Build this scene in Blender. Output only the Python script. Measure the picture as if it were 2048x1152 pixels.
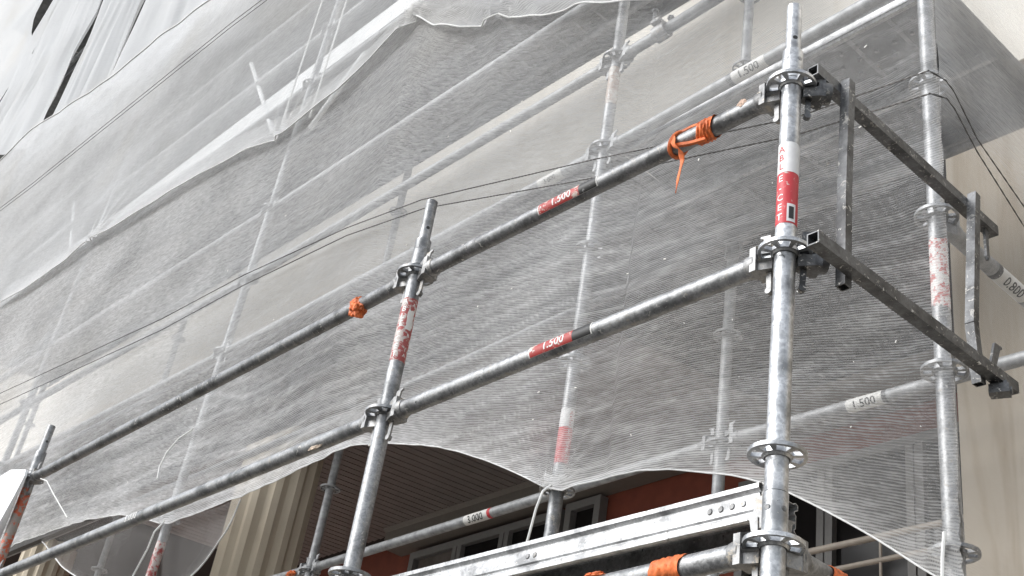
import bpy, bmesh, math, random
from mathutils import Vector, Matrix, noise
R = math.radians
random.seed(7)
for o in list(bpy.data.objects): bpy.data.objects.remove(o)
scn = bpy.context.scene
col = scn.collection

# ------------------------------------------------------------------ camera
CAM = Vector((1.3861, -1.8362, -1.6648))
RIGHT = Vector((0.676, 0.722, 0.148)); FWD = Vector((-0.668, 0.516, 0.536))
FWD.normalize(); RIGHT = (RIGHT - FWD*RIGHT.dot(FWD)).normalized(); UP = RIGHT.cross(FWD)
cd = bpy.data.cameras.new('camera'); cam = bpy.data.objects.new('camera', cd); col.objects.link(cam)
m = Matrix((RIGHT, UP, -FWD)).transposed().to_4x4(); m.translation = CAM; cam.matrix_world = m
cd.sensor_width = 36; cd.lens = 2486.5/2048*36; cd.clip_start = .05; cd.clip_end = 400
scn.camera = cam

# ------------------------------------------------------------------ sky, sun, exposure
SUN_EL, SUN_AZ = 33, 205           # azimuth of the sun, degrees from +Y clockwise
w = bpy.data.worlds.new('World'); scn.world = w; w.use_nodes = True
nt = w.node_tree; bg = nt.nodes['Background']
sky = nt.nodes.new('ShaderNodeTexSky'); sky.sky_type = 'NISHITA'; sky.sun_disc = False
sky.sun_elevation = R(SUN_EL); sky.sun_rotation = R(SUN_AZ); sky.air_density = 1.0; sky.dust_density = 1.0
hs = nt.nodes.new('ShaderNodeHueSaturation'); hs.inputs['Saturation'].default_value = .30
nt.links.new(sky.outputs[0], hs.inputs['Color']); nt.links.new(hs.outputs[0], bg.inputs['Color'])
bg.inputs['Strength'].default_value = .15
sd = bpy.data.lights.new('sun', 'SUN'); sd.energy = 1.5; sd.angle = R(30); sd.color = (1, .995, .985)
sun = bpy.data.objects.new('sun', sd); col.objects.link(sun)
az = R(SUN_AZ); el = R(SUN_EL)
sdir = Vector((math.sin(az)*math.cos(el), math.cos(az)*math.cos(el), math.sin(el)))
sun.rotation_euler = (-sdir).to_track_quat('-Z', 'Y').to_euler()
vs = scn.view_settings; vs.view_transform = 'Standard'; vs.look = 'None'; vs.exposure = 0.86; vs.gamma = 1; vs.use_curve_mapping = False
scn.cycles.transparent_max_bounces = 14
scn.cycles.max_bounces = 3; scn.cycles.diffuse_bounces = 3; scn.cycles.glossy_bounces = 2
w.cycles.sampling_method = 'MANUAL'; w.cycles.sample_map_resolution = 256

# ------------------------------------------------------------------ helpers
WM = {}
def place(o, M, parent=None):
    WM[o.name] = M.copy()
    if parent is not None:
        o.parent = parent; o.matrix_parent_inverse = WM[parent.name].inverted()
    o.matrix_basis = M
def tag(o, label=None, cat=None, group=None, kind=None):
    if label: o['label'] = label
    if cat: o['category'] = cat
    if group: o['group'] = group
    if kind: o['kind'] = kind
    return o
def empty(name, loc, label, cat, group=None):
    o = bpy.data.objects.new(name, None); o.empty_display_size = .05; col.objects.link(o)
    place(o, Matrix.Translation(Vector(loc))); tag(o, label, cat, group); return o
def inst(name, me, parent, M):
    o = bpy.data.objects.new(name, me); col.objects.link(o); place(o, M, parent); return o
def basis(x, z=Vector((0, 0, 1))):
    x = Vector(x).normalized(); y = Vector(z).cross(x)
    if y.length < 1e-4: y = Vector((0, 1, 0))
    y.normalize(); z = x.cross(y)
    return Matrix((x, y, z)).transposed()
def frame(pos, x, z=Vector((0, 0, 1))):
    M = basis(x, z).to_4x4(); M.translation = Vector(pos); return M

class MB:
    def __init__(s): s.v = []; s.f = []; s.uv = None
    def add(s, vs, fs):
        k = len(s.v); s.v += [tuple(a) for a in vs]; s.f += [tuple(i+k for i in f) for f in fs]; return s
    def box(s, lo, hi, M=None, taper=None):
        x0, y0, z0 = lo; x1, y1, z1 = hi
        vs = [Vector(p) for p in ((x0,y0,z0),(x1,y0,z0),(x1,y1,z0),(x0,y1,z0),(x0,y0,z1),(x1,y0,z1),(x1,y1,z1),(x0,y1,z1))]
        if M: vs = [M @ a for a in vs]
        return s.add(vs, [(3,2,1,0),(4,5,6,7),(0,1,5,4),(1,2,6,5),(2,3,7,6),(3,0,4,7)])
    def tube(s, p0, p1, r0, r1=None, n=20, caps=True):
        p0 = Vector(p0); p1 = Vector(p1); r1 = r0 if r1 is None else r1
        d = (p1-p0).normalized(); a = d.orthogonal().normalized(); b = d.cross(a)
        vs = []
        for p, r in ((p0, r0), (p1, r1)):
            for i in range(n):
                t = 2*math.pi*i/n; vs.append(p + r*(math.cos(t)*a + math.sin(t)*b))
        fs = [(i, (i+1) % n, n+(i+1) % n, n+i) for i in range(n)]
        if caps: fs += [tuple(range(n-1, -1, -1)), tuple(range(n, 2*n))]
        return s.add(vs, fs)
    def hollow(s, p0, p1, ro, ri, n=24):      # open pipe
        p0 = Vector(p0); p1 = Vector(p1); d = (p1-p0).normalized(); a = d.orthogonal().normalized(); b = d.cross(a)
        vs = []
        for p, r in ((p0, ro), (p1, ro), (p1, ri), (p0, ri)):
            for i in range(n):
                t = 2*math.pi*i/n; vs.append(p + r*(math.cos(t)*a + math.sin(t)*b))
        fs = []
        for k in range(4):
            for i in range(n):
                j = (i+1) % n; k2 = (k+1) % 4; fs.append((k*n+i, k*n+j, k2*n+j, k2*n+i))
        return s.add(vs, fs)
    def path(s, pts, r, n=6, r_end=None):
        pts = [Vector(p) for p in pts]; N = len(pts); vs = []; fs = []
        d0 = (pts[1]-pts[0]).normalized(); a = d0.orthogonal().normalized()
        for i, p in enumerate(pts):
            d = (pts[min(i+1, N-1)]-pts[max(i-1, 0)]).normalized()
            a = (a - d*a.dot(d)).normalized(); b = d.cross(a)
            rr = r if r_end is None else r+(r_end-r)*i/(N-1)
            for k in range(n):
                t = 2*math.pi*k/n; vs.append(p + rr*(math.cos(t)*a + math.sin(t)*b))
        for i in range(N-1):
            for k in range(n):
                j = (k+1) % n; fs.append((i*n+k, i*n+j, (i+1)*n+j, (i+1)*n+k))
        fs += [tuple(range(n-1, -1, -1)), tuple(range((N-1)*n, N*n))]
        return s.add(vs, fs)
    def sqtube(s, p0, p1, h, t=.003, up=Vector((0, 0, 1))):   # hollow square tube, half width h
        B = basis(Vector(p1)-Vector(p0), up); vs = []
        for p, q in ((p0, h), (p1, h), (p1, h-t), (p0, h-t)):
            for (a, b) in ((-1,-1),(1,-1),(1,1),(-1,1)):
                vs.append(Vector(p) + B @ Vector((0, a*q, b*q)))
        fs = []
        for k in range(4):
            for i in range(4):
                j = (i+1) % 4; k2 = (k+1) % 4; fs.append((k*4+i, k*4+j, k2*4+j, k2*4+i))
        return s.add(vs, fs)
    def mesh(s, name, mat, smooth=35):
        me = bpy.data.meshes.new(name); me.from_pydata(s.v, [], s.f); me.update()
        bm = bmesh.new(); bm.from_mesh(me); bmesh.ops.recalc_face_normals(bm, faces=bm.faces); bm.to_mesh(me); bm.free()
        me.materials.append(mat)
        if smooth:
            me.polygons.foreach_set('use_smooth', [True]*len(me.polygons)); me.set_sharp_from_angle(angle=R(smooth))
        return me
    def build(s, name, mat, parent=None, smooth=35):
        org = Vector(s.v[0]) if parent is None else WM[parent.name].translation
        s.v = [tuple(Vector(a)-org) for a in s.v]
        return inst(name, s.mesh(name, mat, smooth), parent, Matrix.Translation(org))
def thing_mesh(name, mb, mat, label, cat, group=None, smooth=35):
    return tag(mb.build(name, mat, None, smooth), label, cat, group)

# ------------------------------------------------------------------ materials
def nodes(name):
    mt = bpy.data.materials.new(name); mt.use_nodes = True; t = mt.node_tree
    return mt, t, t.nodes['Principled BSDF'], t.nodes.new, t.links.new
def ramp(t, fac, stops):
    r = t.nodes.new('ShaderNodeValToRGB'); e = r.color_ramp.elements
    while len(e) < len(stops): e.new(.5)
    for k, (p, c) in zip(e, stops): k.position = p; k.color = (*c, 1) if len(c) == 3 else c
    t.links.new(fac, r.inputs[0]); return r.outputs[0]
def noise_n(t, coord, scale, detail=4, rough=.55, dist=0, vec_scale=None):
    if vec_scale:
        mp = t.nodes.new('ShaderNodeMapping'); mp.inputs['Scale'].default_value = vec_scale; t.links.new(coord, mp.inputs[0]); coord = mp.outputs[0]
    n = t.nodes.new('ShaderNodeTexNoise'); n.inputs['Scale'].default_value = scale; n.inputs['Detail'].default_value = detail
    n.inputs['Roughness'].default_value = rough; n.inputs['Distortion'].default_value = dist; t.links.new(coord, n.inputs['Vector']); return n.outputs['Fac']
def mix(t, fac, a, b, mode='MIX'):
    n = t.nodes.new('ShaderNodeMix'); n.data_type = 'RGBA'; n.blend_type = mode
    for sock, val in ((n.inputs['Factor'], fac), (n.inputs['A'], a), (n.inputs['B'], b)):
        if hasattr(val, 'is_linked'): t.links.new(val, sock)
        else: sock.default_value = (*val, 1) if isinstance(val, tuple) and len(val) == 3 else val
    return n.outputs['Result']
def math_n(t, op, a, b=None, c=None, clamp=False):
    n = t.nodes.new('ShaderNodeMath'); n.operation = op; n.use_clamp = clamp
    for i, v in enumerate((a, b, c)):
        if v is None: continue
        if hasattr(v, 'is_linked'): t.links.new(v, n.inputs[i])
        else: n.inputs[i].default_value = v
    return n.outputs[0]
def maprange(t, v, a, b, c=0, d=1):
    n = t.nodes.new('ShaderNodeMapRange'); t.links.new(v, n.inputs[0])
    for i, q in enumerate((a, b, c, d)): n.inputs[i+1].default_value = q
    return n.outputs[0]
def bump(t, p, h, strength, dist):
    b = t.nodes.new('ShaderNodeBump'); b.inputs['Strength'].default_value = strength; b.inputs['Distance'].default_value = dist
    t.links.new(h, b.inputs['Height']); t.links.new(b.outputs[0], p.inputs['Normal'])

def galv(name, lo, hi, metal=.8, r0=.32, r1=.55, dirt=.25, dirtcol=(.30,.28,.25), splash=.5):
    mt, t, p, new, L = nodes(name)
    g = new('ShaderNodeNewGeometry').outputs['Position']
    sp = noise_n(t, g, 95, 3, .65, .8); big = noise_n(t, g, 13, 4, .65)
    base = ramp(t, sp, [(.34, lo), (.64, hi)])
    base = mix(t, maprange(t, big, .46, .66), base, tuple(.60*a for a in lo))
    n3 = noise_n(t, g, 44, 5, .75, .6)
    d = maprange(t, n3, .66-dirt*.2, .69-dirt*.15)                  # dirt, scuffs
    base = mix(t, d, base, dirtcol)
    dk = maprange(t, n3, .345, .325)                                  # dark nicks and scratches
    base = mix(t, dk, base, tuple(.22*a for a in lo))
    pl = math_n(t, 'MULTIPLY', maprange(t, noise_n(t, g, 75, 2, .5, 1.0), .66, .69), maprange(t, big, .50, .56))
    pl = math_n(t, 'MULTIPLY', pl, splash)                            # plaster and cement splashes
    base = mix(t, pl, base, (.66, .64, .60))
    L(base, p.inputs['Base Color'])
    mm = math_n(t, 'MULTIPLY', math_n(t, 'SUBTRACT', 1, math_n(t, 'MAXIMUM', math_n(t, 'MULTIPLY', d, .8), pl)), metal)
    L(mm, p.inputs['Metallic'])
    L(maprange(t, sp, .3, .7, r0, r1), p.inputs['Roughness'])
    bump(t, p, math_n(t, 'ADD', sp, math_n(t, 'MULTIPLY', pl, 2)), .30, .002)
    return mt
M_BRIGHT = galv('bright_galvanised_steel', (.42,.43,.44), (.70,.71,.72), .75, .30, .48, .05)
M_GALV = galv('weathered_galvanised_steel', (.22,.225,.23), (.40,.405,.41), .7, .36, .58, .3)
M_DARK = galv('dull_grey_steel', (.095,.097,.10), (.18,.184,.19), .55, .42, .62, .35, (.34,.33,.31), 1.0)
M_RAILD = galv('dark_weathered_pipe_steel', (.16,.163,.167), (.30,.305,.31), .65, .38, .58, .35, (.32,.31,.29), .9)
M_CAST = galv('cast_steel', (.22,.22,.22), (.38,.38,.38), .6, .42, .62, .45, (.40,.36,.30), .8)
M_PLANK = galv('plank_rail_steel', (.34,.345,.35), (.56,.565,.57), .55, .34, .5, .3, (.25,.24,.23), .6)

def plain(name, c, rough=.6, metal=0, var=.12, scale=30, bumpd=0):
    mt, t, p, new, L = nodes(name)
    g = new('ShaderNodeNewGeometry').outputs['Position']; n = noise_n(t, g, scale, 5, .6)
    L(ramp(t, n, [(.3, tuple(a*(1-var) for a in c)), (.7, tuple(min(1, a*(1+var)) for a in c))]), p.inputs['Base Color'])
    p.inputs['Roughness'].default_value = rough; p.inputs['Metallic'].default_value = metal
    if bumpd: bump(t, p, n, .5, bumpd)
    return mt
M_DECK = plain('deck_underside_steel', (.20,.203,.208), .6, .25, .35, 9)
M_FAR = plain('grey_galvanised_steel', (.31,.315,.32), .55, .4, .35, 26)
def worn(name, c, under, amount=.5, scale=60):
    mt, t, p, new, L = nodes(name)
    g = new('ShaderNodeNewGeometry').outputs['Position']
    n = noise_n(t, g, scale, 6, .65, .6); n2 = noise_n(t, g, scale*.35, 3)
    k = maprange(t, math_n(t, 'ADD', math_n(t, 'MULTIPLY', n, .6), math_n(t, 'MULTIPLY', n2, .4)), 1-amount-.02, 1-amount+.02)
    cc = ramp(t, n2, [(.3, tuple(a*.8 for a in c)), (.7, c)])
    L(mix(t, k, cc, under), p.inputs['Base Color']); p.inputs['Roughness'].default_value = .5
    bump(t, p, k, .4, .0006); return mt
S_RED = worn('red_sticker_film', (.58, .045, .055), (.55, .50, .45), .40)
S_RED2 = worn('scuffed_red_sticker_film', (.38, .075, .07), (.50, .44, .41), .50)
S_LAB = worn('red_label_film', (.42, .05, .045), (.55, .47, .42), .445)
S_FADE = worn('faded_sticker_film', (.46, .36, .30), (.60, .58, .54), .48)
S_WHITE = worn('white_sticker_film', (.80, .80, .80), (.62, .62, .62), .33)
S_PALE = worn('pale_label_film', (.74, .73, .70), (.50, .48, .45), .34)
S_BLACK = worn('black_sticker_film', (.02, .02, .02), (.3, .3, .3), .40)
T_WHITE = worn('white_print', (.84, .83, .81), (.52, .2, .18), .30, 160)
T_BLACK = plain('black_print', (.03, .03, .03), .6, var=.3)
T_RED = worn('red_print', (.52, .05, .05), (.75, .73, .7), .34, 160)
M_DARK_GAP = plain('dark_gap', (.02, .02, .02))

def net_mat(name, a0, a1, colr, period=.0068, vper=.0046, transl=.5, wobble=1.0):
    mt = bpy.data.materials.new(name); mt.use_nodes = True; t = mt.node_tree
    for n in list(t.nodes): t.nodes.remove(n)
    new, L = t.nodes.new, t.links.new
    out = new('ShaderNodeOutputMaterial'); uv = new('ShaderNodeUVMap').outputs[0]
    sx = new('ShaderNodeSeparateXYZ'); L(uv, sx.inputs[0])
    u, v = sx.outputs[0], sx.outputs[1]
    wob = noise_n(t, uv, 9, 1, .5, 0, (1, 2.2, 1))
    thick = noise_n(t, uv, 38, 2, .65, 0, (.34, 2.0, 1))
    vv = math_n(t, 'ADD', math_n(t, 'DIVIDE', v, period), math_n(t, 'ADD', math_n(t, 'MULTIPLY', wob, wobble), math_n(t, 'MULTIPLY', thick, .9)))
    th = math_n(t, 'PINGPONG', vv, .5)                       # 0..0.5
    h = maprange(t, math_n(t, 'ADD', th, math_n(t, 'MULTIPLY', math_n(t, 'SUBTRACT', thick, .5), .75)), .10, .36)
    uu = math_n(t, 'ADD', math_n(t, 'DIVIDE', u, vper), math_n(t, 'MULTIPLY', wob, 2))
    tv = maprange(t, math_n(t, 'PINGPONG', uu, .5), .22, .40)
    cov = math_n(t, 'MAXIMUM', h, math_n(t, 'MULTIPLY', tv, .42))
    al = math_n(t, 'ADD', a0, math_n(t, 'MULTIPLY', cov, a1))
    at = new('ShaderNodeAttribute'); at.attribute_name = 'dense'
    al = math_n(t, 'MULTIPLY', al, math_n(t, 'ADD', 1, at.outputs['Fac']), clamp=True)
    dt = new('ShaderNodeAttribute'); dt.attribute_name = 'soiling'
    c = mix(t, dt.outputs['Fac'], colr, (.56, .53, .47))
    d = new('ShaderNodeBsdfDiffuse'); L(c, d.inputs[0])
    tl = new('ShaderNodeBsdfTranslucent'); L(c, tl.inputs[0])
    m1 = new('ShaderNodeMixShader'); m1.inputs[0].default_value = transl; L(d.outputs[0], m1.inputs[1]); L(tl.outputs[0], m1.inputs[2])
    tr = new('ShaderNodeBsdfTransparent')
    m2 = new('ShaderNodeMixShader'); L(al, m2.inputs[0]); L(tr.outputs[0], m2.inputs[1]); L(m1.outputs[0], m2.inputs[2])
    L(m2.outputs[0], out.inputs[0]); return mt
N_LOW = net_mat('debris_net', .15, .22, (.80, .805, .81))
N_SIDE = net_mat('debris_net_side', .09, .07, (.80, .805, .81))
N_UP = net_mat('dense_debris_net', .44, .24, (.68, .685, .69), transl=.4)
N_TARP = net_mat('white_sheeting', .88, .11, (.62, .63, .64), transl=.25)
N_FLAP = net_mat('loose_net', .10, .22, (.72, .71, .70))
M_HEM = plain('net_hem', (.64, .64, .63), .8, var=.12, scale=60, bumpd=.003)
M_ROPE = plain('white_cord', (.78, .78, .76), .7, var=.1)
M_WIRE = plain('dark_twisted_wire', (.075, .07, .066), .5, .4, var=.3)
M_ORANGE = plain('orange_tape', (.66, .155, .04), .6, var=.5, scale=45, bumpd=.004)

def wall_mat(name, c, stain=.35):
    mt, t, p, new, L = nodes(name)
    g = new('ShaderNodeNewGeometry').outputs['Position']
    big = noise_n(t, g, 1.3, 5, .6); st = noise_n(t, g, 3.0, 5, .65, .3, (2.2, 2.2, .22)); f = noise_n(t, g, 90, 3)
    b = ramp(t, big, [(.3, tuple(a*.92 for a in c)), (.7, tuple(a*1.05 for a in c))])
    b = mix(t, math_n(t, 'MULTIPLY', maprange(t, st, .50, .75), stain), b, tuple(a*k for a, k in zip(c, (.62, .55, .45))))
    sp = maprange(t, noise_n(t, g, 55, 2, .5, 1.5), .76, .79)
    b = mix(t, math_n(t, 'MULTIPLY', sp, .7), b, (.16, .14, .12))
    L(b, p.inputs['Base Color']); p.inputs['Roughness'].default_value = .85; bump(t, p, f, .3, .002); return mt
W_CREAM = wall_mat('cream_render', (.80, .76, .69))
W_TAN = wall_mat('tan_stone_paint', (.36, .315, .255), .9)
W_COL = wall_mat('lit_column_paint', (.56, .49, .385), .35)  # column tone lightened to stand in for stronger light on it
W_RED = plain('dark_red_render', (.16, .034, .016), .8, var=.15, scale=8, bumpd=.003)
W_SLAT = plain('brown_slat_board', (.21, .182, .168), .6, var=.10, scale=6)
W_GAP = plain('soffit_gap_shade', (.025, .02, .018), .9)  # near-black backing colour paints the shade between soffit boards
W_TRIM = plain('taupe_moulding', (.17, .15, .13), .6, var=.08)
W_FRAME = plain('grey_window_frame', (.16, .155, .15), .5, var=.06)
mg, t_, p_, _, _ = nodes('window_glass'); p_.inputs['Base Color'].default_value = (.012, .011, .011, 1); p_.inputs['Roughness'].default_value = .08; p_.inputs['Specular IOR Level'].default_value = .12
M_GLASS = mg
M_CURTAIN = plain('curtain_cloth', (.10, .085, .075), .9, var=.3, scale=5)
M_WHITE = plain('white_foam_sheet', (.86, .87, .88), .55, var=.04, scale=12)
M_TOE = plain('white_toe_board_paint', (.80, .81, .81), .5, var=.06, scale=10)
M_GROUND = plain('asphalt_ground', (.075, .073, .07), .9, var=.2, scale=3)
M_RAIL = plain('tan_painted_rail', (.36, .31, .26), .5, var=.1)
M_CHIP = plain('plaster_chip', (.80, .78, .74), .9, var=.15)

# ------------------------------------------------------------------ setting
g = MB(); g.add([(-150,-150,-3.3),(150,-150,-3.3),(150,150,-3.3),(-150,150,-3.3)], [(0,1,2,3)])
tag(g.build('ground', M_GROUND, None, 0), kind='structure')

# ------------------------------------------------------------------ the building
BROT = Matrix.Rotation(R(-1.6), 4, 'Z')
def bq(x, y, z): return BROT @ Vector((x, y, z))
bld = empty('building', bq(-4, 1.9, -3.3), 'cream rendered building with dark red loggia behind the scaffold', 'building')
def bbox(name, lo, hi, mat, parent=bld, smooth=0):
    mb = MB(); mb.box(lo, hi, BROT); return mb.build(name, mat, parent, smooth)
SOF = 2.15
bbox('upper_wall', (-40, 1.86, SOF+.005), (6, 4.3, 45), W_CREAM)
bbox('pier', (-.755, 1.90, -3.3), (6, 4.2, SOF), W_TAN)
bbox('loggia_back_wall', (-40, 3.78, -3.3), (-.76, 4.2, SOF), W_RED)
bbox('loggia_floor', (-40, 1.90, -1.0), (-.76, 3.775, -.62), W_CREAM)
bbox('lower_wall', (-40, 1.95, -3.3), (-.76, 2.3, -1.005), W_TAN)
bbox('soffit', (-40, 1.88, SOF-.012), (-.76, 3.775, SOF), W_GAP)
# soffit boards, each laid askew to the moulding
sb = MB(); sb.box((-.0385, 0, 0), (.0385, 1.80, .014)); sbm = sb.mesh('soffit_board', W_SLAT, 0)
k = 0
for i in range(66):
    x = -9.2 + i*.09
    B = BROT @ Matrix.Translation((x, 1.90, SOF-.030)) @ Matrix.Rotation(R(-9), 4, 'Z')
    inst('soffit_board', sbm, bld, B)
# moulding at the back of the soffit
mo = MB()
prof = [(3.775,SOF-.20),(3.60,SOF-.20),(3.60,SOF-.165),(3.575,SOF-.155),(3.575,SOF-.06),(3.54,SOF-.035),(3.54,SOF-.031),(3.775,SOF-.031)]
vs = [bq(x, a, b) for x in (-7.1, -.765) for a, b in prof]; n = len(prof)
mo.add(vs, [(i, (i+1) % n, n+(i+1) % n, n+i) for i in range(n)] + [tuple(range(n)), tuple(range(2*n-1, n-1, -1))])
mo.build('moulding', W_TRIM, bld, 0)
# windows under the moulding
def window(x0, x1, z0, z1, panes, curtain=False):
    # outer frame with mullions; each pane its own piece
    f = MB(); y0, y1 = 3.70, 3.775; fw = .06
    f.box((x0, y0, z1-fw), (x1, y1, z1), BROT); f.box((x0, y0, z0), (x1, y1, z0+fw), BROT)
    f.box((x0, y0+.001, z0+fw), (x0+fw, y1, z1-fw), BROT); f.box((x1-fw, y0+.001, z0+fw), (x1, y1, z1-fw), BROT)
    W = (x1-x0-2*fw)/panes
    for i in range(1, panes):
        xm = x0+fw+W*i; f.box((xm-.055, y0+.001, z0+fw), (xm-.006, y1, z1-fw), BROT); f.box((xm+.006, y0+.001, z0+fw), (xm+.055, y1, z1-fw), BROT)
        f.box((xm-.006, y0+.012, z0+fw), (xm+.006, y1, z1-fw), BROT)
    fo = f.build('window', W_FRAME, bld, 0)
    for i in range(panes):
        g_ = MB(); a = x0+fw+W*i; g_.box((a+.02, y0+.045, z0+fw-.01), (a+W-.02, y0+.055, z1-fw+.01), BROT)
        g_.build('pane', M_CURTAIN if (curtain and i == 0) else M_GLASS, fo, 0)
window(-6.86, -5.02, -.3, 1.91, 3, True)
window(-4.98, -4.62, -.3, 1.93, 1)
window(-3.36, -1.45, -.3, 1.72, 3)
# fluted columns
def column(cx, cy, r):
    mb = MB(); fl = 12; sub = 6; zs = [-.62, 2.13]; ring = []
    for i in range(fl*sub):
        a = 2*math.pi*i/(fl*sub); ph = (i % sub)/sub
        rr = r if ph < .34 else r-.030*math.sin(math.pi*(ph-.34)/.66)
        ring.append((rr*math.cos(a), rr*math.sin(a)))
    n = len(ring); c = bq(cx, cy, 0)
    vs = [(c.x+a, c.y+b, z) for z in zs for a, b in ring]
    mb.add(vs, [(i, (i+1) % n, n+(i+1) % n, n+i) for i in range(n)]); mb.build('fluted_column', W_COL, bld, 25)
column(-6.35, 2.10, .285); column(-10.75, 2.10, .25)
# balcony railing
rl = empty('balcony_railing', bq(-1.3, 2.2, -.62), 'thin tan metal railing in front of the right-hand dark windows', 'railing')
for z, r in ((.385, .014), (.285, .011), (.0, .011)):
    mb = MB(); mb.tube(bq(-3.4, 2.2, z), bq(-.77, 2.2, z), r, n=12); mb.build('rail', M_RAIL, rl)
for x in (-3.1, -2.5, -1.9, -1.30, -.80):
    mb = MB(); mb.tube(bq(x, 2.2, -.62), bq(x, 2.2, .375), .006, n=8); mb.build('baluster', M_RAIL, rl)

# ------------------------------------------------------------------ scaffold pieces (shared meshes)
RP = .02415
def rosette_mesh():
    r0, r1, r2, r3 = RP-.001, .0325, .0535, .061
    angs = []; holes = []
    for k in range(8):
        c = k*math.pi/4; hw = R(17) if k % 2 == 0 else R(14)
        angs += [(c-hw, True), (c, True), (c+hw, False)]
    # add midpoints of spokes
    full = []
    for i, (a, h) in enumerate(angs):
        full.append((a, h))
        if not h:
            b = angs[(i+1) % len(angs)][0] + (2*math.pi if i == len(angs)-1 else 0)
            full.append(((a+b)/2, False))
    n = len(full); bm = bmesh.new(); ring = []
    for r in (r0, r1, r2, r3):
        ring.append([bm.verts.new((r*math.cos(a), r*math.sin(a), -.0045)) for a, _ in full])
    for b in range(3):
        for i in range(n):
            if b == 1 and full[i][1]: continue
            j = (i+1) % n; bm.faces.new((ring[b][i], ring[b][j], ring[b+1][j], ring[b+1][i]))
    e = bmesh.ops.extrude_face_region(bm, geom=list(bm.faces))
    bmesh.ops.translate(bm, verts=[v for v in e['geom'] if isinstance(v, bmesh.types.BMVert)], vec=(0, 0, .009))
    bmesh.ops.recalc_face_normals(bm, faces=bm.faces)
    me = bpy.data.meshes.new('rosette'); bm.to_mesh(me); bm.free()
    me.polygons.foreach_set('use_smooth', [True]*len(me.polygons)); me.set_sharp_from_angle(angle=R(30)); return me
ROS = {}
for nm, mt in (('b', M_BRIGHT), ('g', M_GALV), ('f', M_FAR)):
    me = rosette_mesh(); me.materials.append(mt); ROS[nm] = me
def head_mesh(mat):
    # wedge head, +X runs away from the standard; slot takes the rosette
    bm = bmesh.new()
    def block(x0, x1, ya, yb, z0, z1, pocket=False):
        vs = [bm.verts.new(p) for p in ((x0,-ya,z0),(x1,-yb,z0),(x1,yb,z0),(x0,ya,z0),(x0,-ya,z1),(x1,-yb,z1),(x1,yb,z1),(x0,ya,z1))]
        fs = [bm.faces.new([vs[i] for i in f]) for f in ((3,2,1,0),(4,5,6,7),(0,1,5,4),(1,2,6,5),(2,3,7,6),(3,0,4,7))]
        if pocket:
            for f in (fs[2], fs[4]):
                r = bmesh.ops.inset_region(bm, faces=[f], thickness=.0055, depth=-.009)
    block(.0262, .062, .012, .0255, -.037, -.0065, True)
    block(.0262, .062, .012, .0255, .0065, .029, True)
    block(.0615, .078, .0265, .0265, -.0365, .0285)
    n = 24; base = len(bm.verts); rings = []
    for x, r in ((.070, .0285), (.088, .0285), (.096, .0262)):
        rings.append([bm.verts.new((x, r*math.cos(2*math.pi*i/n), -.006+r*math.sin(2*math.pi*i/n))) for i in range(n)])
    for a, b in zip(rings, rings[1:]):
        for i in range(n): bm.faces.new((a[i], a[(i+1) % n], b[(i+1) % n], b[i]))
    bm.faces.new(rings[-1])
    bmesh.ops.recalc_face_normals(bm, faces=bm.faces)
    me = bpy.data.meshes.new('wedge_head'); bm.to_mesh(me); bm.free(); me.materials.append(mat)
    me.polygons.foreach_set('use_smooth', [True]*len(me.polygons)); me.set_sharp_from_angle(angle=R(32)); return me
def wedge_mesh(mat):
    mb = MB(); pts = [(.034,-.088),(.046,-.088),(.054,.040),(.058,.062),(.066,.066),(.066,.071),(.038,.066)]
    vs = [(x, y, z) for y in (-.003, .003) for x, z in pts]; n = len(pts)
    mb.add(vs, [(i, (i+1) % n, n+(i+1) % n, n+i) for i in range(n)] + [tuple(range(n-1, -1, -1)), tuple(range(n, 2*n))])
    mb.tube((.040, -.0065, -.088), (.040, .0065, -.088), .0085, n=12)
    return mb.mesh('wedge', mat, 30)
HEAD = {'g': head_mesh(M_CAST), 'd': head_mesh(M_DARK), 'f': head_mesh(M_FAR)}
WEDGE = {'g': wedge_mesh(M_CAST), 'd': wedge_mesh(M_DARK), 'f': wedge_mesh(M_FAR)}

# ---- text wrapped on pipes
_txt = {}
def text_geo(s, size):
    key = (s, size)
    if key not in _txt:
        cu = bpy.data.curves.new('txt', 'FONT'); cu.body = s; cu.size = size; cu.align_x = 'CENTER'; cu.align_y = 'CENTER'; cu.resolution_u = 2
        cu.offset = size*.012
        ob = bpy.data.objects.new('txt', cu); col.objects.link(ob)
        dg = bpy.context.evaluated_depsgraph_get(); dg.update()
        me = bpy.data.meshes.new_from_object(ob.evaluated_get(dg)); bpy.data.objects.remove(ob); bpy.data.curves.remove(cu)
        bm = bmesh.new(); bm.from_mesh(me); bpy.data.meshes.remove(me)
        ys = [v.co.y for v in bm.verts]; y = min(ys)
        while y < max(ys):
            y += .0035
            bmesh.ops.bisect_plane(bm, geom=bm.verts[:]+bm.edges[:]+bm.faces[:], plane_co=(0, y, 0), plane_no=(0, 1, 0))
        xs = [v.co.x for v in bm.verts]; x = min(xs)
        while x < max(xs):
            x += .0035
            bmesh.ops.bisect_plane(bm, geom=bm.verts[:]+bm.edges[:]+bm.faces[:], plane_co=(x, 0, 0), plane_no=(1, 0, 0))
        bmesh.ops.triangulate(bm, faces=bm.faces)
        bm.verts.index_update()
        _txt[key] = ([tuple(v.co) for v in bm.verts], [tuple(v.index for v in f.verts) for f in bm.faces]); bm.free()
    return _txt[key]
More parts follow.
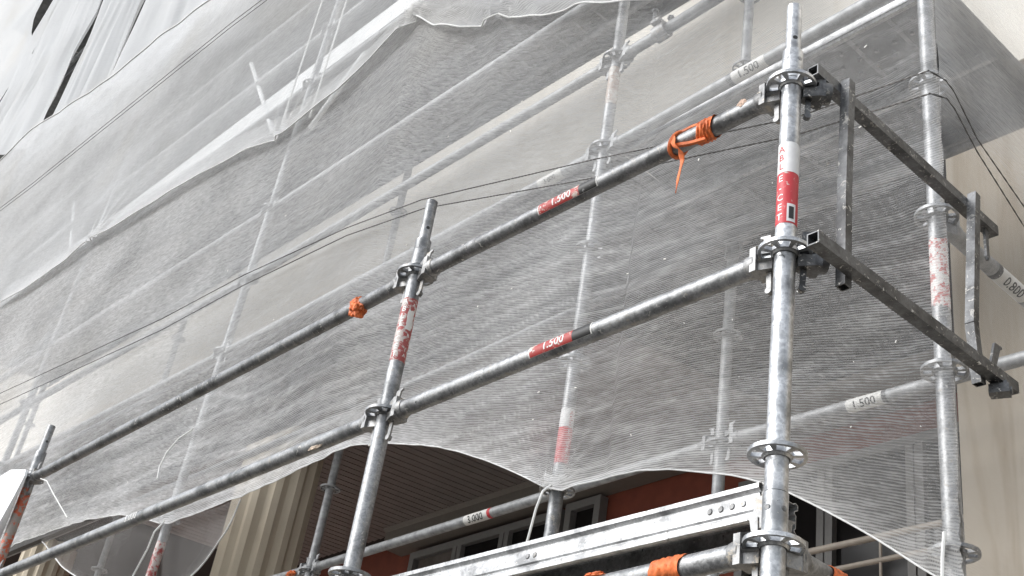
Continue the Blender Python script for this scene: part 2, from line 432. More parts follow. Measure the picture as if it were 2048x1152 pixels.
def wrap_text(mb, s, size, p, axis, nrm, r, along=True):
    """along: text runs with the pipe axis; otherwise across it (axis = up)"""
    vs, fs = text_geo(s, size); axis = Vector(axis).normalized(); nrm = Vector(nrm); nrm = (nrm-axis*nrm.dot(axis)).normalized()
    tan = nrm.cross(axis) if along else axis.cross(nrm)
    out = []
    for x, y, _ in vs:
        l, c = (x, y) if along else (y, x)
        a = c/r
        out.append(Vector(p) + axis*l + r*(math.cos(a)*nrm + math.sin(a)*tan))
    mb.add(out, fs); return mb
def patch(p0, p1, nrm, half, r, n=20, m=14, ragged=0, seed=0):
    """sticker: part of a sleeve between p0 and p1, half = half angle"""
    mb = MB(); p0 = Vector(p0); p1 = Vector(p1); ax = (p1-p0).normalized(); nrm = Vector(nrm); nrm = (nrm-ax*nrm.dot(ax)).normalized(); tan = ax.cross(nrm)
    L = (p1-p0).length; vs = []
    for i in range(m+1):
        for j in range(n+1):
            t = i/m; a = -half+2*half*j/n
            if ragged:
                q = noise.noise((a*3+seed, t*9, seed)); a *= 1+ragged*q*(1 if abs(abs(a)-half) < .3 else 0)
                t = min(1.04, max(-.04, t+ragged*.18*noise.noise((a*4, t*2+seed, 3))*(1 if i in (0, m) else 0)))
            vs.append(p0+ax*L*t + r*(math.cos(a)*nrm+math.sin(a)*tan))
    fs = [(i*(n+1)+j, i*(n+1)+j+1, (i+1)*(n+1)+j+1, (i+1)*(n+1)+j) for i in range(m) for j in range(n)]
    return mb.add(vs, fs)

# ------------------------------------------------------------------ standards
POST = {'A': (-.0338,.003,-.0199,.0011,.001), 'B': (-1.4525,-.0277,-.0526,0,-.0087), 'C': (-4.5229,.0246,-.0379,0,.0003),
 'D': (-.0729,.7306,.0461,-.0081,.0009), 'N1': (-1.5244,.7528,.0376,-.0075,.0048), 'N2': (-4.4392,.7309,.0052,.0086,.007),
 'N3': (-7.4543,.7221,.0215,.0069,0), 'N4': (-10.38,.722,.02,0,0), 'N5': (-13.42,.722,.02,0,0),
 'E': (-.075,1.56,.045,0,0), 'F1': (-1.50,1.545,.05,0,0), 'F2': (-4.48,1.645,.065,0,0), 'F3': (-7.45,1.66,.075,0,0), 'F4': (-10.40,1.66,.07,0,0), 'N6': (-16.42,.722,.02,0,0)}
def pp(n, z):                       # point on a standard's axis at height level z (metres above the shared datum)
    x, y, z0, tx, ty = POST[n]; return Vector((x+tx*z, y+ty*z, z0+z))
PLAB = {'A': 'bright galvanised corner standard nearest the viewer with white and red sticker',
 'B': 'galvanised front standard with scuffed red lettered sticker, middle of the front row',
 'C': 'galvanised front standard with torn red sticker at the left edge beside white sheet',
 'D': 'netted corner standard with peeling red sticker in front of the tan wall',
 'N1': 'netted standard with red and white sticker where the net hem is tied',
 'N2': 'netted standard left of the middle, red sticker below the net hem',
 'N3': 'pale netted standard, third along the net from the corner',
 'N4': 'standard glimpsed in the narrow dark slit between white sheets at upper left',
 'N5': 'standard behind the outermost white sheeting in the upper left corner',
 'E': 'inner standard against the tan wall, right edge of the scaffold',
 'F1': 'inner standard seen against cream wall right of the middle',
 'F2': 'inner standard rising past the brown slatted soffit and fluted column',
 'F3': 'inner standard faint behind the net at left against cream wall',
 'F4': 'inner standard deep behind the net near the left edge'}
def standard(n, zlo, zhi, levels, mat, rk, spigot=None, extra=(), collar=None):
    base = pp(n, zlo); t = empty('scaffold_standard', base, PLAB[n], 'scaffold pole', 'upright scaffold poles')
    mb = MB(); mb.tube(pp(n, zlo), pp(n, zhi), RP, n=28); mb.build('tube', mat, t)
    d = (pp(n, 1)-pp(n, 0)).normalized()
    for i, z in enumerate(levels):
        M = Matrix.Translation(pp(n, z)) @ d.to_track_quat('Z', 'X').to_matrix().to_4x4() @ Matrix.Rotation(R(9*((i*7) % 3-1)), 4, 'Z')
        ros = inst('rosette', ROS[rk], t, M)
        wb = MB(); wb.tube(pp(n, z-.010), pp(n, z-.0046), RP+.0025, RP+.006, n=24, caps=False); wb.build('weld_bead', mat, ros)
    if spigot:
        mb = MB(); mb.tube(pp(n, zhi), pp(n, zhi+.012), RP+.0012, .0195, n=28); mb.hollow(pp(n, zhi+.008), pp(n, spigot), .0190, .0158, 28); sp = mb.build('spigot', mat, t)
        hd = MB()
        for ang in (math.atan2(CAM.y-base.y, CAM.x-base.x)+.25,):
            q = pp(n, zhi+.075); u = Vector((math.cos(ang), math.sin(ang), 0)); hd.tube(q+u*.0150, q+u*.0193, .0062, n=16)
        hd.build('pin_hole', M_DARK_GAP, sp)  # dark disc painted as the shade inside the hole
    if collar:
        for z0, z1 in collar:
            mb = MB(); mb.tube(pp(n, z0), pp(n, z1), RP+.0018, n=28); c = mb.build('collar', mat, t)
            for da in (-.65, .75):
                ang = math.atan2(CAM.y-base.y, CAM.x-base.x)+da; u = Vector((math.cos(ang), math.sin(ang), 0)); q = pp(n, z0*.35+z1*.65)
                mb = MB()
                mb.tube(q+u*(RP+.0005), q+u*(RP+.0024), .0075, .0055, n=16); mb.build('crimp_dimple', M_GALV, c)
    return t
L = lambda a, b: [k*.5 for k in range(a, b+1)]
tA = standard('A', -3.25, .575, [-2.7, -2.2, -1.7, -1.2, -.692, -.5, 0, .5], M_BRIGHT, 'b', .772, collar=[(-.60-.09, -.587), (.515, .61)])
mb = MB(); mb.tube(pp('A', -.5872), pp('A', -.5848), RP+.0004, n=28); mb.build('joint_line', M_DARK_GAP, tA)
tB = standard('B', -3.25, .60, [-2.7, -1.7, -.7, -.5, 0, .5], M_GALV, 'g', .79, collar=[(.53, .63)])
tC = standard('C', -3.25, .62, [-2.7, -1.7, -.7, 0, .5], M_GALV, 'g', .785, collar=[(.53, .64)])
tD = standard('D', -3.3, 3.9, L(-4, 7), M_GALV, 'g'); t1 = standard('N1', -3.3, 5.4, L(-4, 8), M_GALV, 'g')
t2 = standard('N2', -3.3, 8, L(-4, 14), M_FAR, 'f'); t3 = standard('N3', -3.3, 10, L(-2, 18), M_FAR, 'f')
standard('N4', -3.3, 12, L(6, 20), M_FAR, 'f'); standard('N5', -3.3, 13, L(10, 24), M_FAR, 'f')
tE = standard('E', -3.3, 3.9, L(-2, 7), M_FAR, 'f'); standard('F1', -3.3, 5.4, L(-2, 8), M_FAR, 'f')
tF2 = standard('F2', -3.3, 8, L(-2, 12), M_FAR, 'f', collar=[(.52, .60)]); standard('F3', -3.3, 10, L(-1, 14), M_FAR, 'f'); standard('F4', -3.3, 10, L(2, 18), M_FAR, 'f')

def toward(p, deg=0, axis=None):    # unit vector from p to the viewer, turned about the pipe axis
    v = (CAM-Vector(p))
    if axis is not None:
        a = Vector(axis).normalized(); v = (v-a*v.dot(a)).normalized(); v = Matrix.Rotation(R(deg), 3, a) @ v
    return v
Z = Vector((0, 0, 1))
def post_sticker(t, n, z0, z1, mat, chars, pmat, deg, zc0, zc1, size=.018, ragged=.1, white=None, half=2.4):
    st = patch(pp(n, z0), pp(n, z1), toward(pp(n, z0), 0, Z), half, RP+.0006, ragged=ragged, seed=z0*9).build('sticker', mat, t)
    if chars:
        tb = MB()
        for i, ch in enumerate(chars):
            z = zc0+(zc1-zc0)*i/(len(chars)-1); q = pp(n, z)
            wrap_text(tb, ch, size, q, Z, toward(q, deg, Z), RP+.0011, along=False)
        tb.build('lettering', pmat, st, 0)
    return st
post_sticker(tA, 'A', .215, .305, S_WHITE, 'ABL', T_RED, -42, .283, .232, .026, 0)
sA = post_sticker(tA, 'A', .068, .2145, S_RED, 'E-CET', T_WHITE, -42, .196, .085, .026, 0)
mb = patch(pp('A', .072), pp('A', .122), toward(pp('A', .1), 24, Z), .42, RP+.0012); wl = mb.build('white_tag', S_WHITE, tA)
patch(pp('A', .080), pp('A', .114), toward(pp('A', .1), 24, Z), .24, RP+.0017).build('dark_print', S_BLACK, wl)
post_sticker(tB, 'B', .175, .40, S_RED2, 'ABLE-CET', T_WHITE, -36, .384, .195, .027, .08)
patch(pp('B', .285), pp('B', .355), toward(pp('B', .3), 28, Z), .45, RP+.0010, ragged=.35, seed=4).build('bare_patch', S_PALE, tB)
tb = MB()
for z, ch in ((.375, 'A'), (.265, 'B'), (.195, 'A')): wrap_text(tb, ch, .016, pp('B', z), Z, toward(pp('B', z), 36, Z), RP+.0014, along=False)
tb.build('lettering', T_WHITE, tB, 0)
post_sticker(t1, 'N1', .232, .305, S_WHITE, 'ABL', T_RED, 34, .286, .247, .024, .05)
post_sticker(t1, 'N1', .095, .2315, S_RED, 'E-CET', T_WHITE, 34, .215, .118, .024, .05)
post_sticker(t1, 'N1', 1.735, 1.94, S_FADE, 'ABLE-CET', T_WHITE, -30, 1.92, 1.755, .024, .2)
post_sticker(t2, 'N2', .13, .375, S_RED2, None, None, 0, 0, 0, ragged=.5)
post_sticker(tD, 'D', .19, .415, worn('peeling_sticker_film', (.50, .12, .11), (.66, .64, .62), .52, 90), None, None, 0, 0, 0, ragged=.5)
post_sticker(tC, 'C', .02, .44, worn('torn_orange_sticker', (.55, .10, .035), (.28, .25, .22), .53, 40), None, None, 0, 0, 0, ragged=.4)

# ------------------------------------------------------------------ ledgers and transoms
def ledger(a, b, label, cat='scaffold pipe', group='level scaffold pipes', mat=M_GALV, hk='g', name='scaffold_ledger', heads=True):
    a = Vector(a); b = Vector(b); d = (b-a).normalized(); dz = Vector((0, 0, -.006))
    t = empty(name, a, label, cat, group)
    mb = MB(); mb.tube(a+d*.085+dz, b-d*.085+dz, RP, n=24); mb.build('tube', mat, t)
    if heads:
        for p, dd in ((a, d), (b, -d)):
            h = inst('wedge_head', HEAD[hk], t, frame(p, dd)); inst('wedge', WEDGE[hk], h, frame(p, dd))
    return t
def ledger_label(t, a, b, x0, x1, kind, text, size=.026, deg=43):
    """printed label between two x positions along a pipe"""
    a = Vector(a)+Vector((0, 0, -.006)); b = Vector(b)+Vector((0, 0, -.006)); ax = (b-a).normalized()
    if abs(ax.x) > .5:
        if ax.x < 0: ax = -ax
        at = lambda x: a+(b-a)*((x-a.x)/(b.x-a.x))
    else: at = lambda y: a+(b-a)*((y-a.y)/(b.y-a.y))
    p0, p1 = at(x0), at(x1); mid = (p0+p1)/2
    if kind == 'red':
        nr = toward(mid, -deg, ax)
        xa = x0+(x1-x0)*.70
        bor = patch(p0, p1, nr, .80, RP+.0005).build('sticker', S_PALE, t)
        patch(at(x0+.004), at(xa), nr, .765, RP+.0009).build('red_field', S_LAB, bor)
        patch(at(xa), at(x1-.004), nr, .765, RP+.0009).build('black_field', S_BLACK, bor)
        tb = MB(); wrap_text(tb, text, size, at(x0+(x1-x0)*.40), ax, nr, RP+.0014); tb.build('lettering', T_WHITE, bor, 0)
        tb = MB(); wrap_text(tb, 'R', .012, at(x0+(x1-x0)*.06), ax, nr, RP+.0014); tb.build('lettering', T_WHITE, bor, 0)
    else:
        nr = toward(mid, -deg, ax)
        st = patch(p0, p1, nr, 2.2, RP+.0006).build('sticker', S_PALE, t)
        tb = MB(); wrap_text(tb, text, size, mid, ax, nr, RP+.0012); tb.build('lettering', T_BLACK, st, 0)
        if kind == 'redend': patch(at(x1+.001), at(x1+.022), nr, 2.4, RP+.0007, ragged=.3).build('red_band', S_RED, t)
        if kind == 'darkend': patch(at(x0-.024), at(x0-.001), nr, 2.4, RP+.0007).build('dark_band', M_DARK, t)
        if kind == 'darkend2': patch(at(x1+.001), at(x1+.018), nr, 2.4, RP+.0007).build('dark_band', M_DARK, t)
a, b = pp('A', .5), pp('B', .5)
tu = ledger(a, b, 'upper front rail between the corner standard and the middle standard, orange tape tied on', mat=M_RAILD)
ledger_label(tu, a, b, -.885, -.655, 'red', '1.500', .036)
a, b = pp('A', 0), pp('B', 0)
tl = ledger(a, b, 'lower front rail with clean red 1.500 sticker')
ledger_label(tl, a, b, -.825, -.600, 'red', '1.500', .036)
a, b = pp('B', .5), pp('C', .5)
ledger(a, b, 'long upper front rail with orange knot running to the left edge', mat=M_RAILD)
a, b = pp('B', 0), pp('C', 0)
tl = ledger(a, b, 'long lower front rail with faded 3.000 print near the fluted column')
tb = MB(); q = a+(b-a)*((-3.07-a.x)/(b.x-a.x)); wrap_text(tb, '3.000', .044, q+Vector((0, 0, -.006)), (1, 0, 0), toward(q, -40, (1, 0, 0)), RP+.0012); tb.build('lettering', T_WHITE, tl, 0)
patch(q+Vector((.085, 0, -.006)), q+Vector((.14, 0, -.006)), toward(q, -40, (1, 0, 0)), .7, RP+.0008, ragged=.6).build('dark_print', S_BLACK, tl)
a, b = pp('A', -.692), pp('B', -.692)
ledger(a, b, 'bottom front pipe wrapped in orange tape under the steel plank')
a, b = pp('A', -.692), pp('D', -.74)
ledger(a, b, 'short cross pipe with orange tape from corner standard towards the wall', name='scaffold_transom')

BAYS = [('D', 'N1', 'first bay from the corner'), ('N1', 'N2', 'second bay from the corner'), ('N2', 'N3', 'third bay from the corner'), ('N3', 'N4', 'fourth bay from the corner'), ('N4', 'N5', 'fifth bay from the corner'), ('N5', 'N6', 'added sixth bay darkening the sheeting gap')]  # sixth bay holds planks alone, added to darken the gap between sheets
INB = [('E', 'F1'), ('F1', 'F2'), ('F2', 'F3'), ('F3', 'F4')]
LV = {1.5: 'under the first deck', 2.0: 'mid guard rail of the first deck', 2.5: 'top guard rail of the first deck', 3.5: 'under the second deck', 4.0: 'mid guard rail of the second deck',
      4.5: 'top guard rail of the second deck', 5.5: 'under the third deck', 6.0: 'mid guard rail of the third deck', 6.5: 'top guard rail of the third deck', 7.5: 'under the fourth deck', 8.5: 'guard rail of the fourth deck', 9.5: 'under the fifth deck'}
for bi, (p, q, bn) in enumerate(BAYS):
    for z, ln in LV.items():
        if (bi == 0 and z > 3) or (bi == 1 and z > 5) or (bi >= 4 and z < 2) or (bi == 2 and z > 7) or (bi == 4 and z < 4) or bi == 5: continue
        a, b = pp(p, z), pp(q, z)
        t = ledger(a, b, 'pipe behind the net, %s, %s' % (ln, bn), heads=bi < 4, mat=M_FAR, hk='f')
        if bi == 0 and z == 1.5: ledger_label(t, a, b, -.865, -.715, 'darkend', '1.500', .044, 8)
        if bi == 1 and z == 1.5: ledger_label(t, a, b, -1.90, -1.76, 'plain', '3.000', .03, 8)
for bi, (p, q) in enumerate(INB):
    for z, ln in ((.52, 'at loggia window height'), (1.5, 'under the first deck'), (3.5, 'under the second deck'), (5.5, 'under the third deck')):
        if (bi == 0 and z > 3) or (bi == 1 and z > 5): continue
        a, b = pp(p, z), pp(q, z)
        t = ledger(a, b, 'inner pipe near the wall, %s, %s' % (ln, BAYS[bi][2]), mat=M_FAR, hk='f')
        if z == .52 and bi == 0: ledger_label(t, a, b, -.92, -.775, 'darkend2', '1.500', .044, 0)
        if z == .52 and bi == 1: ledger_label(t, a, b, -3.09, -2.915, 'redend', '3.000', .052, 0)
for p, q, nm in (('D', 'E', 'corner'), ('N1', 'F1', 'tied-hem'), ('N2', 'F2', 'soffit'), ('N3', 'F3', 'left'), ('N4', 'F4', 'far left')):
    for z, ln in ((.5, 'at loggia window height'), (1.5, 'under the first deck'), (3.5, 'under the second deck'), (5.5, 'under the third deck')):
        if (p == 'D' and z > 3) or (z < 1 and p != 'D') or (p == 'N1' and z > 4): continue
        a, b = pp(p, z), pp(q, z)
        t = ledger(a, b, 'short cross pipe between the two %s standards, %s' % (nm, ln), name='scaffold_transom', mat=M_FAR, hk='f')
        if z == .5: ledger_label(t, a, b, 1.05, 1.20, 'darkend', '0.800', .044, 0)

# ------------------------------------------------------------------ guard frame of square tube
gf = empty('guard_frame', (.035, 0, 0), 'dull grey square-tube guard frame jutting right from the corner standard', 'guard frame')
H = .0155; fx = .036
def sq(name, p0, p1, h=H, up=Z): 
    mb = MB(); mb.sqtube(p0, p1, h, .003, up); return mb.build(name, M_DARK, gf, 0)
Y = Vector((0, 1, 0)); HU = .0125; ux = .048; tx_, bx_ = ux-HU-H-.0005, ux+HU+H+.0005
sq('rail', (tx_, .016, .512), (tx_, .862, .530))
sq('rail', (bx_, -.047, -.054), (bx_, .792, -.022))
sq('upright', (ux, .122, .535), (ux, .109, .175), HU, Y); sq('upright', (ux, .109, .1755), (ux, .107, -.085), HU, Y)
sq('upright', (ux, .712, .555), (ux, .659, .108), HU, Y); sq('upright', (ux, .659, .1085), (ux, .677, -.055), HU, Y)
mb = MB(); mb.box((tx_-.004, .81, .42), (tx_+.004, .825, .516)); mb.tube((tx_, .8175, .42), (tx_, .8175, .41), .0075, .004, n=10); mb.build('pin', M_DARK, gf)
def clamp(loc, ang, sc=1.0):
    M = Matrix.Translation(loc) @ Matrix.Rotation(ang, 4, 'Z') @ Matrix.Scale(sc, 4)
    mb = MB(); mb.box((-.030, -.026, -.058), (.030, .018, -.028), M); mb.box((-.026, -.018, -.030), (.024, .014, -.014), M); mb.tube(M @ Vector((-.032, -.004, -.045)), M @ Vector((.036, -.004, -.045)), .013*sc, n=12)
    c = mb.build('clamp', M_DARK, gf, 25)
    return c
clamp((bx_, .725, -.026), R(20), .8)
mb = MB(); pts = [(.706, -.02), (.728, -.02), (.775, .092), (.783, .094), (.785, .102), (.748, .098)]
vs = [(x, y, z) for x in (bx_-.0235, bx_-.0165) for y, z in pts]; n = len(pts)
mb.add(vs, [(i, (i+1) % n, n+(i+1) % n, n+i) for i in range(n)] + [tuple(range(n)), tuple(range(2*n-1, n-1, -1))]); mb.build('wedge', M_DARK, gf, 0)
for z in (.5, 0.0):       # wedge heads that hook the frame onto the corner standard's rosettes
    h = inst('wedge_head', HEAD['d'], gf, frame(pp('A', z), (.62, .78, 0))); inst('wedge', WEDGE['d'], h, frame(pp('A', z), (.62, .78, 0)))

# ------------------------------------------------------------------ steel planks
def plank_mesh(length, width, mat_u=M_DECK, ribs=True, h=.080):
    """origin at the left front top corner, runs +X, width +Y; made of a folded sheet"""
    prof = [(.016, -h), (.016, -h+.001), (0, -h), (0, -h+.012), (.008, -h+.018), (.008, -h+.021), (.003, -h+.024), (.003, -.026), (.008, -.023), (.008, -.018), (-.003, -.012), (-.003, -.001), (.006, .003), (.014, -.002)]
    P = prof + [(width-y, z) for y, z in reversed(prof)]
    bm = bmesh.new(); A = [bm.verts.new((0, y, z)) for y, z in P]; B = [bm.verts.new((length, y, z)) for y, z in P]
    for i in range(len(P)-1): bm.faces.new((A[i], A[i+1], B[i+1], B[i]))
    bmesh.ops.recalc_face_normals(bm, faces=bm.faces); bmesh.ops.solidify(bm, geom=bm.faces[:], thickness=.0016)
    me = bpy.data.meshes.new('deck_panel'); bm.to_mesh(me); bm.free(); me.materials.append(mat_u)
    return me
def bumps_mesh(length, width):
    mb = MB(); nx = int(length/.07); rows = [.06, .12, .18, .24, .30]
    for i in range(nx):
        for j, y in enumerate(rows):
            if y > width-.04: continue
            x = .06+i*.07+(.035 if j % 2 else 0)
            if x > length-.03: continue
            mb.tube((x, y, -.006), (x, y, -.016), .0095, .0060, n=8)
    return mb.mesh('nozzle_rows', M_CAST, 30)
def ribs_mesh(length, width):
    mb = MB(); n = int(length/.16)
    for i in range(n):
        x = .10+i*.16; mb.box((x-.008, .05, -.010), (x+.008, width*.8, -.003))
    return mb.mesh('cross_rib', M_FAR, 0)
PM = {}
def plank(loc, length, width, label, mat=M_DECK, group='steel deck planks', bumps=True, ribs=True, hooks=False):
    key = (round(length, 2), width, mat.name)
    if key not in PM:
        hk = MB(); hk.box((0, 0, -.030), (.036, .030, -.006))
        PM[key] = (plank_mesh(length, width, mat), bumps_mesh(length, width), ribs_mesh(length, width), hk.mesh('end_hook', M_CAST, 0))
    a, b, c, d = PM[key]
    t = empty('steel_plank', loc, label, 'plank', group); M = Matrix.Translation(Vector(loc))
    inst('deck_panel', a, t, M)
    if hooks:
        for x_ in (-.034, length-.002):
            for y_ in (.05, width-.08): inst('end_hook', d, t, M @ Matrix.Translation((x_, y_, 0)))
    if bumps: tag(inst('nozzle_rows', b, t, M), kind='stuff')
    if ribs: tag(inst('cross_ribs', c, t, M), kind='stuff')
    return t
# the plank in front, between the corner and the middle standard
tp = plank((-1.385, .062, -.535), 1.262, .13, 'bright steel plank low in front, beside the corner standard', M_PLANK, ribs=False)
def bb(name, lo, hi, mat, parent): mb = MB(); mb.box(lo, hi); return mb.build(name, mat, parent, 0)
bb('underside_shade', (-1.37, .082, -.548), (-.138, .172, -.541), M_DECK, tp)  # dark sheet added to paint the shade beneath the bright plank
for x in (-.165, -.195, -.225, -.255, -.80, -.825):
    mb = MB(); mb.tube((x, .0665, -.574), (x, .0625, -.574), .0085, .0060, n=14); mb.build('dimple', M_CAST, tp)
bb('end_cap', (-.128, .070, -.610), (-.118, .150, -.540), M_CAST, tp)
bb('post_shoe', (-.110, .03, -.655), (-.055, .06, -.585), M_CAST, tA)

WD = {1.5: [(.785, .40), (1.195, .30)], 3.5: [(.785, .30), (1.09, .30), (1.395, .30)], 5.5: [(.785, .30), (1.09, .30), (1.395, .30)], 7.5: [(.785, .30), (1.09, .30), (1.395, .30)], 9.5: [(.785, .30), (1.09, .30), (1.395, .30)], 11.5: [(.785, .30), (1.09, .30), (1.395, .30)]}
DN = {1.5: 'first deck', 3.5: 'second deck', 5.5: 'third deck', 7.5: 'fourth deck', 9.5: 'fifth deck', 11.5: 'sixth deck'}
ON = ['outer', 'middle', 'inner']
for bi, (p, q, bn) in enumerate(BAYS):
    x1 = pp(p, 0).x-.004; x0 = pp(q, 0).x+.004
    for z, rows in WD.items():
        if (bi == 0 and z > 3.4) or (bi == 1 and z > 5) or (bi == 2 and z > 7) or (bi == 4 and z < 5) or (bi == 3 and z < 1) or (bi == 5 and z < 7): continue
        for k, (y, wd) in enumerate(rows):
            nm = ON[k] if len(rows) == 3 else ('outer', 'inner')[k]
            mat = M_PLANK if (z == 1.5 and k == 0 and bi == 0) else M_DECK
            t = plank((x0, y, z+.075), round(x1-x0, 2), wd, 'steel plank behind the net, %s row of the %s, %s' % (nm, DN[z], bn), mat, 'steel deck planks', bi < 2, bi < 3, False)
            if mat is M_PLANK: bb('underside_shade', (x0+.01, y+.02, z+.067), (x1-.01, y+wd-.02, z+.071), M_DECK, t)  # same dark sheet, painting shade beneath the bright deck plank
for bi in (1, 2, 3):
    p, q, bn = BAYS[bi]; x1 = pp(p, 0).x-.02; x0 = pp(q, 0).x+.02
    for z in (3.5, 5.5):
        if bi == 1 and z > 4: continue
        for y, sd_ in ((.775, 'outer'), (1.70, 'inner')):
            mb = MB(); mb.box((x0, y-.012, z+.08), (x1, y, z+.24)); mb.box((x0, y-.0125, z+.236), (x1, y+.012, z+.246))
            thing_mesh('toe_board', mb, M_TOE, 'white toe board along the %s edge of the %s, %s' % (sd_, DN[z], bn), 'toe board', 'toe boards', 0)
# brace poles seen through the net
for a, b, l in (((-5.56,.76,4.37), (-4.78,.76,3.30), 'thin white brace pole leaning behind the net beside the second standard from the corner'),
                ((-8.59,.76,4.45), (-8.10,.76,3.70), 'thin white brace pole behind the net near the left edge'),
                ((-3.55,.78,3.75), (-4.30,.78,3.10), 'pale brace pole crossing the toe board at the top')):
    mb = MB(); mb.tube(a, b, .017, n=12); thing_mesh('brace_pole', mb, M_TOE, l, 'brace')
# coupler on the guard rail of the first bay
cp = empty('pipe_coupler', (-1.27, .74, 2.03), 'open pipe coupler sitting on the guard rail in first bay', 'coupler')
mb = MB(); mb.hollow((-1.30, .745, 2.015), (-1.24, .745, 2.02), .036, .026, 20); mb.box((-1.295, .70, 2.045), (-1.25, .79, 2.062)); mb.build('collar', M_CAST, cp)
mb = MB(); mb.tube((-1.285, .71, 2.06), (-1.285, .71, 2.115), .009, n=10); mb.tube((-1.285, .71, 2.112), (-1.285, .71, 2.125), .015, n=6); mb.tube((-1.25, .77, 2.05), (-1.25, .77, 2.10), .009, n=10); mb.tube((-1.25, .77, 2.10), (-1.25, .77, 2.112), .015, n=6); mb.build('bolt', M_DARK, cp)

# ------------------------------------------------------------------ netting
SEAM = [(.3,1.55),(-.888,1.907),(-1.264,2.084),(-1.573,2.264),(-1.91,2.409),(-2.285,2.66),(-2.40,2.66),(-2.558,2.735),(-2.859,2.96),(-3.05,3.15),(-3.096,3.179),(-3.16,3.14),(-3.289,3.106),(-3.457,3.052),(-3.716,2.968),(-4.176,2.962),(-4.39,2.953),(-4.912,3.07),(-5.324,3.133),(-5.836,3.197),(-6.299,3.234),(-6.798,3.273),(-7.18,3.337),(-7.494,3.286),(-8.392,3.332),(-9.128,3.445),(-12,3.5)]
HEM = [(.3,-.75),(-.054,-.554),(-.104,-.516),(-.236,-.41),(-.383,-.307),(-.494,-.234),(-.631,-.162),(-.758,-.114),(-.932,-.062),(-1.118,-.03),(-1.268,-.03),(-1.40,-.028),(-1.45,-.022),(-1.493,.008),(-1.645,.093),(-1.822,.183),(-2.043,.281),(-2.241,.35),(-2.45,.409),(-2.745,.475),(-3.11,.458),(-3.502,.425),(-3.947,.418),(-4.293,.421),(-4.551,.5),(-4.895,.598),(-5.297,.655),(-5.771,.675),(-6.367,.696),(-7.087,.689),(-12,.7)]
TOPE = [(.3,6.4),(-5.2,5.9),(-6.004,5.252),(-6.532,5.365),(-7.176,5.458),(-7.844,5.502),(-8.633,5.632),(-9.861,5.927),(-10.33,6.053),(-10.835,6.041),(-11.473,5.993),(-16,6.1)]
def interp(P, x):
    for (xa, za), (xb, zb) in zip(P, P[1:]):
        if xb <= x <= xa:
            t = (xa-x)/(xa-xb); return za+(zb-za)*t
    return P[-1][1] if x < P[-1][0] else P[0][1]
def smooth_interp(P, x, w=.05): return (interp(P, x-w)+interp(P, x)*2+interp(P, x+w))/4
def sheet(name, label, xs, zb, zt, rows, yfun, mat, parent=None, cat='netting', dense=None, hem=None, hem_r=.0026, xfun=None, group=None, patch=.25, top_hem=0):
    n = len(xs); vs = []; uv = []; dn = []; so = []
    for i, x in enumerate(xs):
        b, t = zb(x), zt(x); H0 = t-b
        for j in range(rows+1):
            q = j/rows; z = b+H0*q
            X = xfun(x, z) if xfun else x
            vs.append(Vector((X, yfun(x, z, q), z))); uv.append((x, b*.35 + q*(2.4 if not xfun else H0))); pn = noise.fractal((X*1.3, z*1.6, 40), 1, 2, 4); dn.append((1+(dense(x, z, q) if dense else 0))*(1+patch*pn)-1); so.append(max(0, min(.3, .40*noise.fractal((X*.9, z*1.1, 60), 1, 2, 4)-.06)))
    fs = [(i*(rows+1)+j, (i+1)*(rows+1)+j, (i+1)*(rows+1)+j+1, i*(rows+1)+j+1) for i in range(n-1) for j in range(rows)]
    root = empty(name, vs[0], label, cat, group)
    org = vs[0].copy(); me = bpy.data.meshes.new('net_cloth'); me.from_pydata([tuple(v-org) for v in vs], [], fs); me.update()
    ul = me.uv_layers.new(name='UVMap'); li = [0]*len(me.loops); me.loops.foreach_get('vertex_index', li)
    ul.data.foreach_set('uv', [c for k in li for c in uv[k]])
    at = me.attributes.new('dense', 'FLOAT', 'POINT'); at.data.foreach_set('value', dn); at = me.attributes.new('soiling', 'FLOAT', 'POINT'); at.data.foreach_set('value', so)
    me.materials.append(mat); me.polygons.foreach_set('use_smooth', [True]*len(me.polygons))
    inst('net_cloth', me, root, Matrix.Translation(org))
    if top_hem:
        mb = MB(); mb.path([vs[i*(rows+1)+rows]+Vector((0, -.004, 0)) for i in range(0, n, 3)], top_hem, 6); mb.build('hem', M_HEM, root)
    if hem:
        mb = MB(); pts = [vs[i*(rows+1)]+Vector((0, -.004, 0)) for i in range(0, n, 2)]; mb.path(pts, hem_r, 6); mb.build('hem', M_HEM, root)
    return root
def frange(a, b, s):
    n = int(abs(b-a)/s); return [a+(b-a)*i/n for i in range(n+1)]
N3 = noise.noise
TIES = [(-1.47, -.015, 1), (-4.30, .42, .8), (-4.29, .935, .7), (-.05, -.52, .8)]
RO = [(pp(n, z), 1) for n in ('D', 'N1', 'N2', 'N3') for z in L(-1, 6)]
